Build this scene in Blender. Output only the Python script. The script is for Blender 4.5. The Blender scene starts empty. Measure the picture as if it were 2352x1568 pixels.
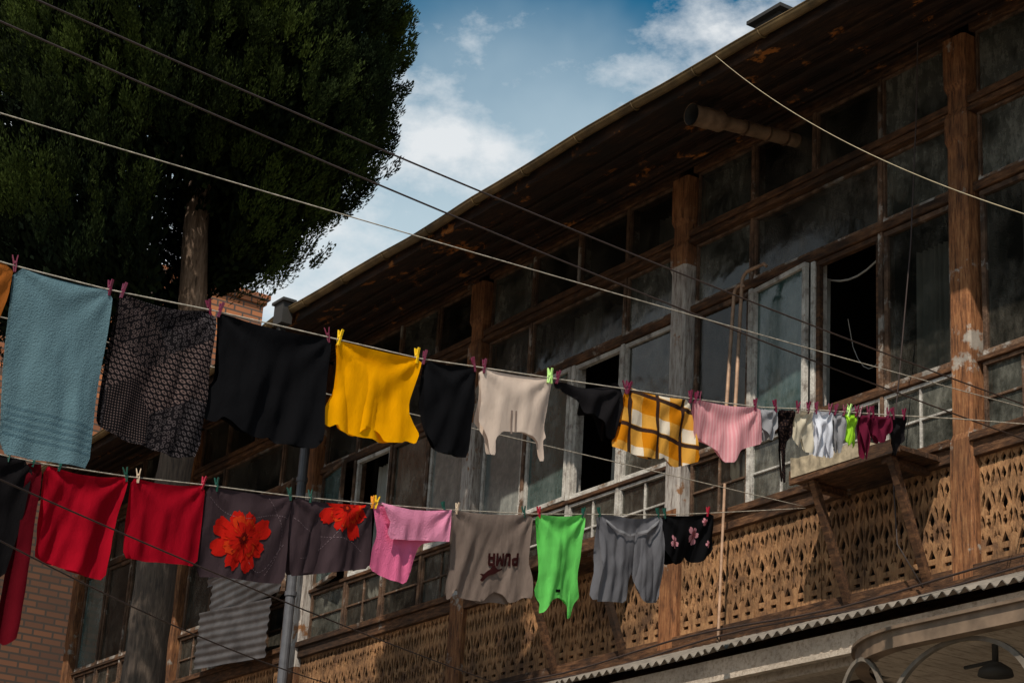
import bpy, math, random
import numpy as np
from mathutils import Vector, Matrix, noise
from mathutils.geometry import delaunay_2d_cdt
random.seed(7); rng=np.random.default_rng(5)
scn=bpy.context.scene; col=scn.collection
# ---------------------------------------------------------------- camera
R=Matrix([[0.5647,0.26373,0.78202],[0.82321,-0.24734,-0.51103],[0.05865,0.93235,-0.35678]])
cd=bpy.data.cameras.new("camera"); cam=bpy.data.objects.new("camera",cd); col.objects.link(cam)
M=R.to_4x4(); M.translation=Vector((0,0,1.6)); cam.matrix_world=M
cd.lens=72.54; cd.sensor_width=36; cd.clip_end=2000; scn.camera=cam
scn.view_settings.view_transform='Standard'; scn.view_settings.look='None'; scn.view_settings.exposure=0
# ---------------------------------------------------------------- node helpers
class NT:
    def __init__(s,tree): s.t=tree
    def n(s,typ,**kw):
        n=s.t.nodes.new(typ)
        for k,v in kw.items(): setattr(n,k,v)
        return n
    def set(s,inp,v):
        if isinstance(v,bpy.types.NodeSocket): s.t.links.new(v,inp)
        else: inp.default_value=v
    def m(s,op,a,b=None,c=None,clamp=False):
        n=s.n('ShaderNodeMath',operation=op,use_clamp=clamp); s.set(n.inputs[0],a)
        if b is not None: s.set(n.inputs[1],b)
        if c is not None: s.set(n.inputs[2],c)
        return n.outputs[0]
    def mix(s,f,a,b,bt='MIX'):
        n=s.n('ShaderNodeMix',data_type='RGBA',blend_type=bt); s.set(n.inputs[0],f)
        for i,v in ((6,a),(7,b)):
            if isinstance(v,tuple): v=v+(1,) if len(v)==3 else v
            s.set(n.inputs[i],v)
        return n.outputs[2]
    def obj(s): return s.n('ShaderNodeTexCoord').outputs['Object']
    def noise(s,scale,detail=4,vec=None,rough=.55,stretch=None):
        if vec is None: vec=s.obj()
        if stretch:
            mp=s.n('ShaderNodeMapping'); s.set(mp.inputs[0],vec); mp.inputs['Scale'].default_value=stretch; vec=mp.outputs[0]
        n=s.n('ShaderNodeTexNoise'); s.set(n.inputs['Vector'],vec); n.inputs['Scale'].default_value=scale
        n.inputs['Detail'].default_value=detail; n.inputs['Roughness'].default_value=rough
        return n.outputs[0]
    def ramp(s,f,stops):
        n=s.n('ShaderNodeValToRGB'); s.set(n.inputs[0],f); e=n.color_ramp.elements
        while len(e)<len(stops): e.new(.5)
        for el,(p,c) in zip(e,stops): el.position=p; el.color=tuple(c)+(1,) if not isinstance(c,float) else (c,c,c,1)
        return n.outputs[0]
    def bump(s,h,st,dist=.01):
        n=s.n('ShaderNodeBump'); n.inputs['Strength'].default_value=st; n.inputs['Distance'].default_value=dist; s.set(n.inputs['Height'],h); return n.outputs[0]
def newmat(name):
    m=bpy.data.materials.new(name); m.use_nodes=True; t=NT(m.node_tree)
    b=[n for n in m.node_tree.nodes if n.type=='BSDF_PRINCIPLED'][0]; o=[n for n in m.node_tree.nodes if n.type=='OUTPUT_MATERIAL'][0]
    return m,t,b,o
def wood(name,dark,mid,light,patch=None,pamt=.5,rough=.75,stretch=(1,1,1),dirt=.75):
    m,t,b,o=newmat(name)
    g=t.noise(9,6,stretch=stretch,rough=.65); g2=t.noise(60,3,stretch=stretch)
    c=t.ramp(g,[(.32,dark),(.5,mid),(.68,light)])
    c=t.mix(t.m('MULTIPLY',g2,.55),c,dark)
    if patch:
        pn=t.noise(3.2,8,rough=.7); pf=t.ramp(pn,[(pamt,0.0),(pamt+.05,1.0)]); c=t.mix(pf,c,patch)
    dn=t.noise(1.3,6,rough=.65); c=t.mix(t.ramp(dn,[(.38,dirt),(.60,0.0)]),c,(.012,.009,.007))
    t.set(b.inputs['Base Color'],c); b.inputs['Roughness'].default_value=rough; b.inputs['Specular IOR Level'].default_value=.25
    t.set(b.inputs['Normal'],t.bump(t.m('ADD',g,g2),.6,.012)); return m
W_post=wood("weathered_post_wood",(.055,.022,.010),(.33,.13,.05),(.50,.24,.10),(.38,.33,.28),.58,stretch=(6,6,.7),dirt=.6)
W_postp=wood("peeling_white_post_paint",(.14,.10,.08),(.54,.49,.45),(.72,.68,.63),(.26,.12,.05),.60,stretch=(6,6,.7),dirt=.3)
W_brown=wood("weathered_brown_wood",(.022,.011,.007),(.13,.058,.026),(.27,.13,.06),(.22,.18,.15),.64,stretch=(.8,4,4))
W_frame=wood("window_frame_wood",(.035,.02,.012),(.18,.098,.058),(.31,.19,.12),(.38,.34,.30),.55)
W_pale=wood("pale_peeling_paint",(.2,.17,.15),(.62,.59,.54),(.78,.75,.70),(.2,.12,.07),.62,dirt=.4)
W_lat=wood("fretwork_wood",(.11,.055,.028),(.46,.23,.10),(.64,.36,.17),(.20,.10,.05),.57,stretch=(3,3,1),dirt=.65)
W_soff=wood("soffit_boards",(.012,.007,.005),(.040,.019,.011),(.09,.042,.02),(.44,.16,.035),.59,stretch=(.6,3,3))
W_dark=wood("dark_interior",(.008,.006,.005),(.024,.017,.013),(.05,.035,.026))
W_base=wood("beige_painted_boards",(.32,.25,.19),(.62,.52,.42),(.70,.60,.50),stretch=(4,1,4),dirt=.3)
W_low=wood("brown_plaster",(.05,.04,.03),(.13,.095,.07),(.19,.145,.11))
def simple(name,c,rough=.5,metal=0,var=.35,scale=8,bump=.2):
    m,t,b,o=newmat(name); n=t.noise(scale,6)
    cc=t.mix(t.m('MULTIPLY',t.ramp(n,[(.35,0.0),(.7,1.0)]),var),c,tuple(x*.3 for x in c))
    t.set(b.inputs['Base Color'],cc); b.inputs['Roughness'].default_value=rough; b.inputs['Metallic'].default_value=metal
    t.set(b.inputs['Normal'],t.bump(n,bump,.01)); return m
M_gut=simple("old_gutter_metal",(.20,.13,.055),.55,.2,.9,5)
M_rust=simple("rusty_stovepipe_metal",(.42,.27,.17),.38,.5,.7,10,.05)
M_rustp=simple("rusty_pipe",(.36,.22,.14),.6,.1,.8,14)
M_grey=simple("grey_downpipe",(.10,.10,.112),.5,.1,.5)
M_tin=simple("galvanised_tin",(.38,.41,.44),.30,.85,.75,4,.3)
M_awn=simple("weathered_asbestos_sheet",(.20,.17,.14),.8,0,.8,6)
M_roof=simple("dark_roof_sheet",(.03,.027,.024),.7)
M_cream=simple("brown_painted_fascia",(.22,.15,.10),.6,0,.8,5)
M_iron=simple("dull_iron",(.17,.14,.11),.6,0,.6,15)
M_cord=simple("pale_indoor_cable",(.3,.28,.25),.6)
M_foam=simple("dirty_foam",(.50,.40,.27),.9,0,.8,14,.8)
def glassmat(name,tint,tr,dust,dcol):
    m,t,b,o=newmat(name)
    n=t.noise(1.6,8,rough=.72); d=t.ramp(n,[(.40,0.0),(.70,1.0)])
    sm=t.noise(18,7,stretch=(1,1,.35),rough=.75); d2=t.m('MULTIPLY',d,t.m('ADD',t.m('MULTIPLY',t.ramp(sm,[(.35,0.0),(.7,1.0)]),dust),dust*.25))
    c=t.mix(d2,tint,dcol)
    t.set(b.inputs['Base Color'],c); t.set(b.inputs['Roughness'],t.m('ADD',t.m('MULTIPLY',d,.25),.05)); b.inputs['Specular IOR Level'].default_value=.5
    t.set(b.inputs['Normal'],t.bump(t.noise(1.7,3),.45,.03))
    tp=t.n('ShaderNodeBsdfTransparent'); tp.inputs[0].default_value=(.85,.85,.8,1)
    mx=t.n('ShaderNodeMixShader'); t.set(mx.inputs[0],t.m('MULTIPLY',t.m('SUBTRACT',1.0,d2),tr)); 
    t.t.links.new(b.outputs[0],mx.inputs[1]); t.t.links.new(tp.outputs[0],mx.inputs[2]); t.t.links.new(mx.outputs[0],o.inputs[0]); return m
GL=[glassmat("dark_window_glass",(.012,.012,.010),.45,.40,(.30,.27,.22)),glassmat("dusty_window_glass",(.026,.027,.022),.3,.7,(.34,.33,.28)),glassmat("teal_window_glass",(.025,.06,.057),.15,.5,(.32,.36,.34)),glassmat("milky_window_glass",(.12,.135,.13),.1,.9,(.40,.40,.36))]
# ---------------------------------------------------------------- mesh helpers
class MB:
    def __init__(s): s.v=[]; s.f=[]; s.mi=[]
    def add(s,v,f,mi=0):
        o=len(s.v); s.v+=[tuple(x) for x in v]; s.f+=[tuple(i+o for i in q) for q in f]; s.mi+=[mi]*len(f); return s
    def box(s,x0,x1,y0,y1,z0,z1,mi=0):
        return s.add([(x,y,z) for x in(x0,x1) for y in(y0,y1) for z in(z0,z1)],[(0,1,3,2),(4,6,7,5),(0,4,5,1),(2,3,7,6),(0,2,6,4),(1,5,7,3)],mi)
    def tube(s,pts,r,n=8,cap=True,mi=0):
        pts=[Vector(p) for p in pts]; rs=r if isinstance(r,list) else [r]*len(pts); v=[];f=[]
        ref=Vector((0,0,1))
        for i,p in enumerate(pts):
            d=(pts[min(i+1,len(pts)-1)]-pts[max(i-1,0)]).normalized()
            if abs(d.dot(ref))>.95: ref=Vector((0,1,0)) if abs(d.y)<.9 else Vector((1,0,0))
            a=d.cross(ref).normalized(); b=d.cross(a)
            for k in range(n):
                an=2*math.pi*k/n; v.append(p+(a*math.cos(an)+b*math.sin(an))*rs[i])
        for i in range(len(pts)-1):
            for k in range(n): f.append((i*n+k,i*n+(k+1)%n,(i+1)*n+(k+1)%n,(i+1)*n+k))
        if cap: f.append(tuple(range(n))); f.append(tuple(range((len(pts)-1)*n,len(pts)*n)))
        return s.add(v,f,mi)
    def obj(s,name,mats,parent=None,smooth=False,origin=None,bev=0):
        me=bpy.data.meshes.new(name); v=s.v
        if origin is not None: v=[(a-origin[0],b-origin[1],c-origin[2]) for a,b,c in v]
        me.from_pydata(v,[],s.f); 
        if not isinstance(mats,(list,tuple)): mats=[mats]
        for m in mats: me.materials.append(m)
        me.polygons.foreach_set('material_index',s.mi); 
        if smooth: me.polygons.foreach_set('use_smooth',[True]*len(me.polygons))
        me.update(); o=bpy.data.objects.new(name,me); col.objects.link(o)
        if origin is not None: o.location=origin
        if parent: o.parent=parent
        if bev:
            b=o.modifiers.new("bevel",'BEVEL'); b.width=bev; b.segments=1
        return o
def tag(o,label,cat,group=None):
    o["label"]=label; o["category"]=cat
    if group: o["group"]=group
    return o
def empty(name,loc=(0,0,0)):
    o=bpy.data.objects.new(name,None); o.location=loc; col.objects.link(o); return o
# ---------------------------------------------------------------- house
H=empty("wooden_house"); tag(H,"old brown timber house with glazed gallery and fretwork balcony","house")
PX=[-26.40,-23.12,-19.83,-16.54,-13.25,-9.91,-6.61,-3.31]
hw=.118
for i,x in enumerate(PX):
    b=MB(); secs=[(5.3,hw),(6.4,hw),(6.45,hw*.85),(8.75,hw*.85),(8.8,hw),(8.98,hw),(9.04,hw*.8),(9.2,hw*.8),(9.26,hw),(9.66,hw)]
    ss=[]
    for (z0,a),(z1,c) in zip(secs[:-1],secs[1:]):
        n=max(1,int((z1-z0)/.12)); ss+=[(z0+(z1-z0)*k/n,a+(c-a)*k/n) for k in range(n)]
    ss.append(secs[-1]); v=[];f=[]
    for k,(z,a) in enumerate(ss):
        jx=.005*noise.noise(Vector((i*7,z*3,1))); jy=.005*noise.noise(Vector((i*7,z*3,5)))
        for p,q in((-1,-.8),(-.8,-1),(.8,-1),(1,-.8),(1,1),(-1,1)): v.append((x+p*a+jx,10.45+q*a*.9+jy,z))
        if k:
            for e in range(6): f.append((6*k-6+e,6*k-6+(e+1)%6,6*k+(e+1)%6,6*k+e))
    b.add(v,f); me=b.obj("post",[W_post,W_postp],H)
    for p in me.data.polygons:
        zc=p.center.z+.5*noise.noise(Vector((p.center.x*3,0,p.center.z*2)))
        if (i==4 and 6.5<zc<8.75) or (i in(2,3) and 6.3<zc<8.2): p.material_index=1
bm=MB()
for a,b in zip(PX[:-1],PX[1:]):
    x0,x1=a+hw-.02,b-hw+.02
    bm.box(x0,x1,10.42,10.6,9.70,9.82); bm.box(x0,x1,10.39,10.6,9.07,9.13); bm.box(x0,x1,10.41,10.6,9.035,9.068); bm.box(x0,x1,10.385,10.6,9.0,9.033)
    bm.box(x0,x1,10.43,10.58,8.345,8.418); bm.box(x0,x1,10.43,10.58,6.982,7.018)
    bm.box(x0,x1,10.33,10.6,6.36,6.42); bm.box(x0,x1,10.36,10.5,6.25,6.358); bm.box(x0,x1,10.34,10.55,5.36,5.46)
bm.obj("gallery_beams",W_brown,H,bev=.004)
bm=MB(); bm.box(-26.6,-3.1,10.3,10.62,5.2,5.36); bm.box(-26.6,-3.1,10.28,10.62,5.1,5.198); bm.obj("balcony_base_beam",W_brown,H)
def window(x0,x1,z0,z1,fm,gm,fw=.045,mun=(0,0),open_=None,y=10.5,haveglass=True):
    e=(x1-x0); hinge=(x0,y,z0)
    f=MB(); f.box(x0,x1,y-.05,y,z0,z0+fw); f.box(x0,x1,y-.05,y,z1-fw,z1); f.box(x0,x0+fw,y-.047,y-.003,z0+fw,z1-fw); f.box(x1-fw,x1,y-.047,y-.003,z0+fw,z1-fw)
    for k in range(mun[0]): xx=x0+e*(k+1)/(mun[0]+1); f.box(xx-.010,xx+.010,y-.04,y-.006,z0+fw,z1-fw)
    for k in range(mun[1]): zz=z0+(z1-z0)*(k+1)/(mun[1]+1); f.box(x0+fw,x1-fw,y-.038,y-.008,zz-.010,zz+.010)
    w=bpy.data.objects.new("window",None); col.objects.link(w); w.parent=H; w.location=hinge
    fo=f.obj("frame",fm,None,origin=hinge,bev=.003); fo.location=(0,0,0); fo.parent=w
    if haveglass:
        g=MB(); yy=y-.022; g.add([(x0+fw*.8,yy,z0+fw*.8),(x1-fw*.8,yy,z0+fw*.8),(x1-fw*.8,yy,z1-fw*.8),(x0+fw*.8,yy,z1-fw*.8)],[(0,1,2,3)])
        # glass keeps world-like object coordinates so that every pane is soiled differently
        go=g.obj("glass",gm,None); go.location=(-hinge[0],-hinge[1],-hinge[2]); go.parent=w
    if open_: w.rotation_euler=(0,0,open_)
    return w
def mull(mat,*a):
    b=MB(); b.box(*a); b.obj("mullion",mat,H,bev=.003)
for bi in range(0,6):
    X0=PX[bi]+hw; X1=PX[bi+1]-hw; c=[X0+(X1-X0)*k/4 for k in range(5)]
    g=.018; pale = bi in(2,3,4)
    for k in range(1,4):
        pm=W_pale if (bi==4 and k in(1,2)) or (bi==3 and k in(2,3)) else W_frame
        mull(W_frame,c[k]-g,c[k]+g,10.44,10.57,9.132,9.698)
        mull(pm,c[k]-g*1.3,c[k]+g*1.3,10.435,10.575,7.02,8.34); mull(pm,c[k]-g,c[k]+g,10.44,10.57,6.422,6.98)
        if k!=2: mull(W_frame,c[k]-g,c[k]+g,10.44,10.57,8.42,8.998)
    for k in range(4): window(c[k]+g,c[k+1]-g,9.135,9.695,W_frame,GL[random.choice([0,0,1,1])],fw=.02)
    for a,b in((0,1),(1,3),(3,4)): window(c[a]+g,c[b]-g,8.425,8.995,W_frame,GL[random.choice([0,1,0])],fw=.025)
    for k in range(4):
        x0,x1=c[k]+g*1.3,c[k+1]-g*1.3; fm=W_pale if pale and random.random()<.5 else W_frame; gm=GL[random.choice([0,1,2,0])]; op=None; hg=True
        if bi==4:
            if k==1: fm=W_pale; gm=GL[2]; op=-.10
            if k==2: fm=W_brown; hg=False
            if k==0: fm=W_frame; gm=GL[0]
            if k==3: fm=W_frame; gm=GL[0]
        elif bi==3:
            if k==1: fm=W_pale; op=-.04
            if k==2: fm=W_pale; hg=False
            if k==3: fm=W_pale; gm=GL[1]
            if k==0: gm=GL[3]; fm=W_pale
        elif bi==2:
            if k==0: fm=W_frame; op=-.2
            if k==1: hg=False
            if k==3: gm=GL[3]; fm=W_pale
        elif bi==1:
            if k in(1,2): gm=GL[3]
            if k==3: op=-.3
        window(x0,x1,7.025,8.335,fm,gm,fw=.042,open_=op,haveglass=hg)
    for k in range(4):
        window(c[k]+g,c[k+1]-g,6.425,6.975,W_pale if (bi in(3,4) and k>0) else W_frame,GL[random.choice([0,1,1,0])],fw=.028,mun=(1,1) if bi!=2 or k%2 else (0,1))
# interior
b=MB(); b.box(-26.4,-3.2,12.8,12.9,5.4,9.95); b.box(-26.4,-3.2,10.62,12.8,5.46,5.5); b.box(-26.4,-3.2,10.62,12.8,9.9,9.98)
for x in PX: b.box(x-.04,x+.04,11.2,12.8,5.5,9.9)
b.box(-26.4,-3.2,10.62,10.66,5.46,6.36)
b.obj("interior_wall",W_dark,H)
mcur=simple("dusty_curtain",(.34,.34,.31),.9,0,.6,3)
for (xa,xb,za,zb) in [(-12.2,-11.7,7.1,8.3),(-15.3,-14.9,8.45,9.0),(-17.9,-17.2,7.1,8.3),(-14.6,-14.1,7.0,8.0),(-21.8,-21.0,7.1,8.3),(-10.7,-10.3,6.9,8.2),(-18.9,-18.4,6.5,8.3),(-9.6,-9.1,7.2,8.9),(-14.0,-13.6,9.2,9.6),(-12.9,-12.5,6.5,7.8)]:
    b=MB(); n=40; v=[];f=[]
    for i in range(n+1):
        x=xa+(xb-xa)*i/n; y=10.72+.03*math.sin(i*1.1)+.015*math.sin(i*2.7)
        v+=[(x,y,za),(x,y+.01,zb)]
        if i<n: f.append((2*i,2*i+2,2*i+3,2*i+1))
    b.add(v,f); b.obj("curtain",mcur,H,smooth=True)
b=MB(); b.tube([(-11.75+.1*i,10.62,8.32-.16*math.sin(math.pi*i/9)) for i in range(10)],.009,6); b.obj("indoor_cable",M_cord,H,smooth=True)
b=MB(); b.tube([(-11.5+.06*i,10.75,7.9-.5*math.sin(math.pi*i/9)**.6) for i in range(10)],.004,6); b.obj("indoor_cable",M_cord,H,smooth=True)
# fretwork panels
def curve_mesh(polys,ext):
    cu=bpy.data.curves.new("tmp",'CURVE'); cu.dimensions='2D'; cu.fill_mode='BOTH'; cu.extrude=ext
    for p in polys:
        s=cu.splines.new('POLY'); s.points.add(len(p)-1); s.use_cyclic_u=True
        for q,(x,y) in zip(s.points,p): q.co=(x,y,0,1)
    o=bpy.data.objects.new("tmp",cu); col.objects.link(o); dg=bpy.context.evaluated_depsgraph_get(); me=bpy.data.meshes.new_from_object(o.evaluated_get(dg))
    v=[tuple(x.co) for x in me.vertices]; f=[tuple(p.vertices) for p in me.polygons]
    bpy.data.objects.remove(o); return v,f
tw=.170
def leaf(xa,za,xb,zb,w):
    d=Vector((xb-xa,zb-za)); nn=Vector((-d.y,d.x)).normalized()*w; A=Vector((xa,za)); 
    return [tuple(A),tuple(A+d*.3+nn),tuple(A+d*.7+nn*.8),tuple(A+d),tuple(A+d*.7-nn*.8),tuple(A+d*.3-nn)]
def spade(x,z,r,up=1):
    pts=[(x+r*math.cos(t),z+up*r*math.sin(t)) for t in [math.radians(a) for a in (20,-10,-40,-65)]]
    l=[(2*x-a,b_) for a,b_ in reversed(pts)]
    return [(x,z+up*r*2.2)]+pts+[(x+r*.5,z-up*r*1.8),(x-r*.5,z-up*r*1.8)]+l
def mir(p): return [(tw-x,z) for x,z in reversed(p)]
c=tw/2
tile=[[(.001,0),(tw-.001,0),(tw-.001,.79),(.001,.79)],
 [(c,.70),(c+.03,.738),(c,.777),(c-.03,.738)],
 [(.004,.695),(.038,.733),(.004,.771)],[(tw-.038,.733),(tw-.004,.695),(tw-.004,.771)],
 leaf(.014,.685,.048,.535,.018),mir(leaf(.014,.685,.048,.535,.018)),
 spade(c,.615,.026,1),
 leaf(.050,.525,.012,.375,.018),mir(leaf(.050,.525,.012,.375,.018)),
 spade(c,.405,.034,1),
 leaf(.014,.36,.044,.225,.018),mir(leaf(.014,.36,.044,.225,.018)),
 spade(c,.275,.024,-1),
 [(c-.038,.125),(c+.038,.125),(c,.20)],[(.004,.185),(.036,.168),(.02,.225)],[(tw-.036,.168),(tw-.004,.185),(tw-.02,.225)],
 [(c-.035,.055),(c+.035,.055),(c+.035,.082),(c-.035,.082)]]
tv,tf=curve_mesh(tile,.011)
for bi in range(1,7):
    X0=PX[bi]+hw; X1=PX[bi+1]-hw; n=20; sc=(X1-X0)/(n*tw); b=MB()
    for k in range(n):
        jy=random.uniform(-.004,.004); jz=random.uniform(-.004,.004)
        b.add([(X0+(k*tw+x)*sc,10.42+jy+z_,5.463+y+jz) for x,y,z_ in tv],tf)
    b.obj("balcony_panel",W_lat,H)
b=MB(); b.box(PX[0]+hw,PX[1]-hw,10.4,10.45,5.46,6.25); b.obj("boarded_panel",W_brown,H)
# roof with a sagging eave
def eav(x): return float(np.interp(x,[-27,-20.1,-19.6,-18.4,-12,-3],[-.36,-.27,-.24,-.095,0,0]))
XS=[-26.9,-24,-22,-20.1,-19.6,-19,-18.4,-17,-15,-12,-8,-3]
def zs_(y): return 9.515+.24*(y-9.2)
def strip(b,y0,y1,z0,z1,th):
    v=[];f=[]
    for i,x in enumerate(XS):
        e0=eav(x)*max(0,(10.6-y0))/1.5; e1=eav(x)*max(0,(10.6-y1))/1.5
        v+=[(x,y0,z0+e0),(x,y1,z1+e1),(x,y1,z1+e1+th),(x,y0,z0+e0+th)]
        if i: 
            for k in range(4): f.append((4*i-4+k,4*i-4+(k+1)%4,4*i+(k+1)%4,4*i+k))
    n=4*len(XS); f+=[(0,1,2,3),(n-1,n-2,n-3,n-4)]; b.add(v,f)
b=MB(); strip(b,9.13,10.6,9.61,10.06,.035); strip(b,10.6,15,10.06,11.44,.035)
roof=b.obj("roof",M_roof,H)
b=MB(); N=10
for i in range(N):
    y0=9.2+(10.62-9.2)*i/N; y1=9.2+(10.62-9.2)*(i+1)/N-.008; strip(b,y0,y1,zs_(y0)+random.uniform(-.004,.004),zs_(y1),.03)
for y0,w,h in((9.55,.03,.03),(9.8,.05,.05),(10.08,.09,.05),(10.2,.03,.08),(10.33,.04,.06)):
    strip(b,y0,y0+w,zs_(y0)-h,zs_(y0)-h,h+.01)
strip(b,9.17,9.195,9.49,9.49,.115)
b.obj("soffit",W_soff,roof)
b=MB(); v=[];f=[];K=9
xs=[-26.9+.2*i for i in range(121)]
def gz(x): return 9.615+eav(x)+.012*math.sin(x*1.3)+.007*math.sin(x*3.3)+.006*noise.noise(Vector((x*2,0,0)))
for i,x in enumerate(xs):
    for k in range(K):
        a=math.pi*k/(K-1)
        v.append((x,9.11-.045*math.cos(a),gz(x)-.05*math.sin(a)))
for i in range(len(xs)-1):
    for k in range(K-1): f.append((i*K+k,i*K+k+1,(i+1)*K+k+1,(i+1)*K+k))
b.add(v,f)
for i in range(30):
    x=-26.7+.8*i; b.tube([(x,9.11-.052*math.cos(math.pi*k/8),gz(x)-.058*math.sin(math.pi*k/8)) for k in range(9)],.008,5)
b.tube([(x,9.065,gz(x)+.004) for x in xs],.007,6)
b.obj("gutter",M_gut,roof,smooth=True)
b=MB(); b.box(-18.40,-18.2,9.0,9.12,9.36,9.60); b.box(-18.43,-18.17,8.98,9.14,9.60,9.63); b.box(-18.36,-18.28,9.03,9.10,9.1,9.36); b.obj("rain_hopper",M_roof,roof)
b=MB(); b.box(-10.95,-10.65,9.25,9.55,9.62,9.82); b.box(-11.0,-10.6,9.2,9.6,9.82,9.85); b.obj("chimney",M_roof,roof)
# stovepipe
b=MB(); pts=[(-11.84,9.34+.05*i,9.41+.006*i) for i in range(24)]
rs=[.096 if i in(0,) else (.091 if i in(3,6) else (.086 if i<7 else .060)) for i in range(24)]
b.tube(pts,rs,20,cap=False); b.tube(pts,[r*.92 for r in rs],20,cap=False,mi=1)
b.tube([(-11.84,9.95,9.486),(-11.84,9.96,9.487)],.05,16,mi=1)
for i in(11,16,20): b.tube([pts[i],(pts[i][0],pts[i][1]+.02,pts[i][2])],.068,16)
b.obj("stove_pipe",[M_rust,M_roof],H,smooth=True)
# downpipe
b=MB(); b.tube([(-19.45,9.12,9.36),(-19.45,9.22,9.25),(-19.65,10.1,9.05),(-19.70,10.2,8.9),(-19.70,10.2,0.1)],.055,14)
for z in(8.2,6.9,5.6,4.2): b.tube([(-19.70,10.2,z),(-19.70,10.2,z+.05)],.066,14)
b.obj("downpipe",M_grey,H,smooth=False)
# candy-cane pipes and pole
def hook(xb,xt,z0,zt,r,n=9,tail=None): 
    p=[(xb,10.28,z0),(xt,10.28,zt)]+[(xt+r-r*math.cos(a),10.28,zt+r*math.sin(a)) for a in [math.pi*k/10 for k in range(1,n)]]
    return p+(tail or [])
b=MB(); b.tube(hook(-12.46,-12.38,7.05,8.24,.07),.015,8); b.obj("vent_pipe",M_rustp,H,smooth=True)
b=MB(); b.tube(hook(-12.34,-12.28,7.05,8.32,.09,6,[(-12.00,10.28,8.41),(-11.97,10.28,8.38)]),.015,8); b.obj("vent_pipe",M_rustp,H,smooth=True)
b=MB(); b.tube([(-12.46,10.26,5.3),(-12.42,10.26,6.6)],.011,8); b.obj("vertical_pole",M_rustp,H,smooth=True)
# shelves
def shelf(x0,x1,z):
    b=MB(); 
    for i in range(4): y0=9.96+.13*i; b.box(x0,x1,y0,y0+.122,z-.04,z+random.uniform(-.004,.004))
    b.box(x0-.01,x1+.01,9.93,9.958,z-.06,z+.05); b.box(x0+.1,x0+.16,9.97,10.4,z-.1,z-.041); b.box(x1-.2,x1-.14,9.97,10.4,z-.1,z-.041)
    s=b.obj("shelf",W_brown,H,bev=.004)
    for x in(x0+.2,x1-.12):
        bb=MB(); A=Vector((x,9.99,z-.06)); B=Vector((x,10.36,5.36)); w=.028
        bb.add([tuple(P+Vector((i*w,j*w,0))) for P in(A,B) for i,j in((-1,-1),(1,-1),(1,1),(-1,1))],[(0,1,2,3),(4,7,6,5),(0,4,5,1),(1,5,6,2),(2,6,7,3),(3,7,4,0)]); bb.obj("bracket",W_brown,s)
    return s
shelf(-11.26,-10.12,6.32); shelf(-15.0,-13.68,6.3)
b=MB(); n=30; v=[]
for i in range(n+1):
    x=-11.24+.80*i/n
    h=(.12+.05*noise.noise(Vector((x*6,1,1))))*(1-.35*i/n)
    v+=[(x,9.925,6.31),(x,9.91+.02*noise.noise(Vector((x*14,2,1))),6.33+h),(x,10.2,6.33+h*1.1),(x,10.2,6.33)]
b.add(v,[(4*i+k,4*i+4+k,4*i+5+k,4*i+1+k) for i in range(n) for k in range(3)]+[(0,1,2,3),(4*n,4*n+3,4*n+2,4*n+1)])
tag(b.obj("planter_trough",M_foam),"dirty beige trough resting on a wooden shelf","trough")
# corrugated awning
b=MB(); n=2300; v=[];f=[]
for i in range(n+1):
    x=-27+24*i/n; a=.017*math.sin(x*2*math.pi/.1); sh_=math.floor(x/.9); s_=.008*math.sin(x*1.7)+.006*math.sin(sh_*5.)
    v+=[(x,10.3,5.3+a),(x,9.5+.018*math.sin(sh_*3.1),4.99+a+s_)]
    if i<n: f.append((2*i,2*i+1,2*i+3,2*i+2))
b.add(v,f); b.add([(x,y,z-.007) for x,y,z in v],f)
b.obj("corrugated_awning",M_awn,H,smooth=True)
b=MB(); b.box(-27,-3,9.62,9.66,4.80,4.945); b.box(-27,-3,9.66,10.5,4.86,4.88); b.box(-27,-3,9.7,9.8,4.72,4.858); b.box(-27,-3,9.56,9.618,4.76,4.80)
b.obj("awning_soffit",W_base,H)
b=MB(); b.box(-26.5,-3.1,10.5,10.9,0,5.1); 
b.box(-26.5,-26.45,10.9,15,0,11.3); b.box(-3.12,-3.1,10.9,15,0,11.3); b.box(-26.5,-3.1,14.9,15,0,11.4)
b.obj("wall",W_low,H)
# tin sheets
b=MB()
for (x0,x1,z0,z1,y,tl) in((-21.95,-20.15,6.35,7.02,10.2,.06),(-21.8,-20.05,6.98,7.5,10.24,-.05),(-21.95,-21.3,7.4,7.85,10.25,.0)):
    n=60; mxs=12; v=[];f=[]
    for i in range(n+1):
        for j in range(mxs+1):
            u=j/mxs; z=z0+(z1-z0)*i/n; x=x0+(x1-x0)*u
            a=.009*math.sin(z*2*math.pi/.095)+.022*noise.noise(Vector((x*2.2,z*2.5,y)))
            v.append((x,y+a,z+tl*(1-2*u)))
            if i<n and j<mxs: q=i*(mxs+1)+j; f.append((q,q+1,q+mxs+2,q+mxs+1))
    b.add(v,f)
b.obj("tin_sheet",M_tin,H,smooth=True)
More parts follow.
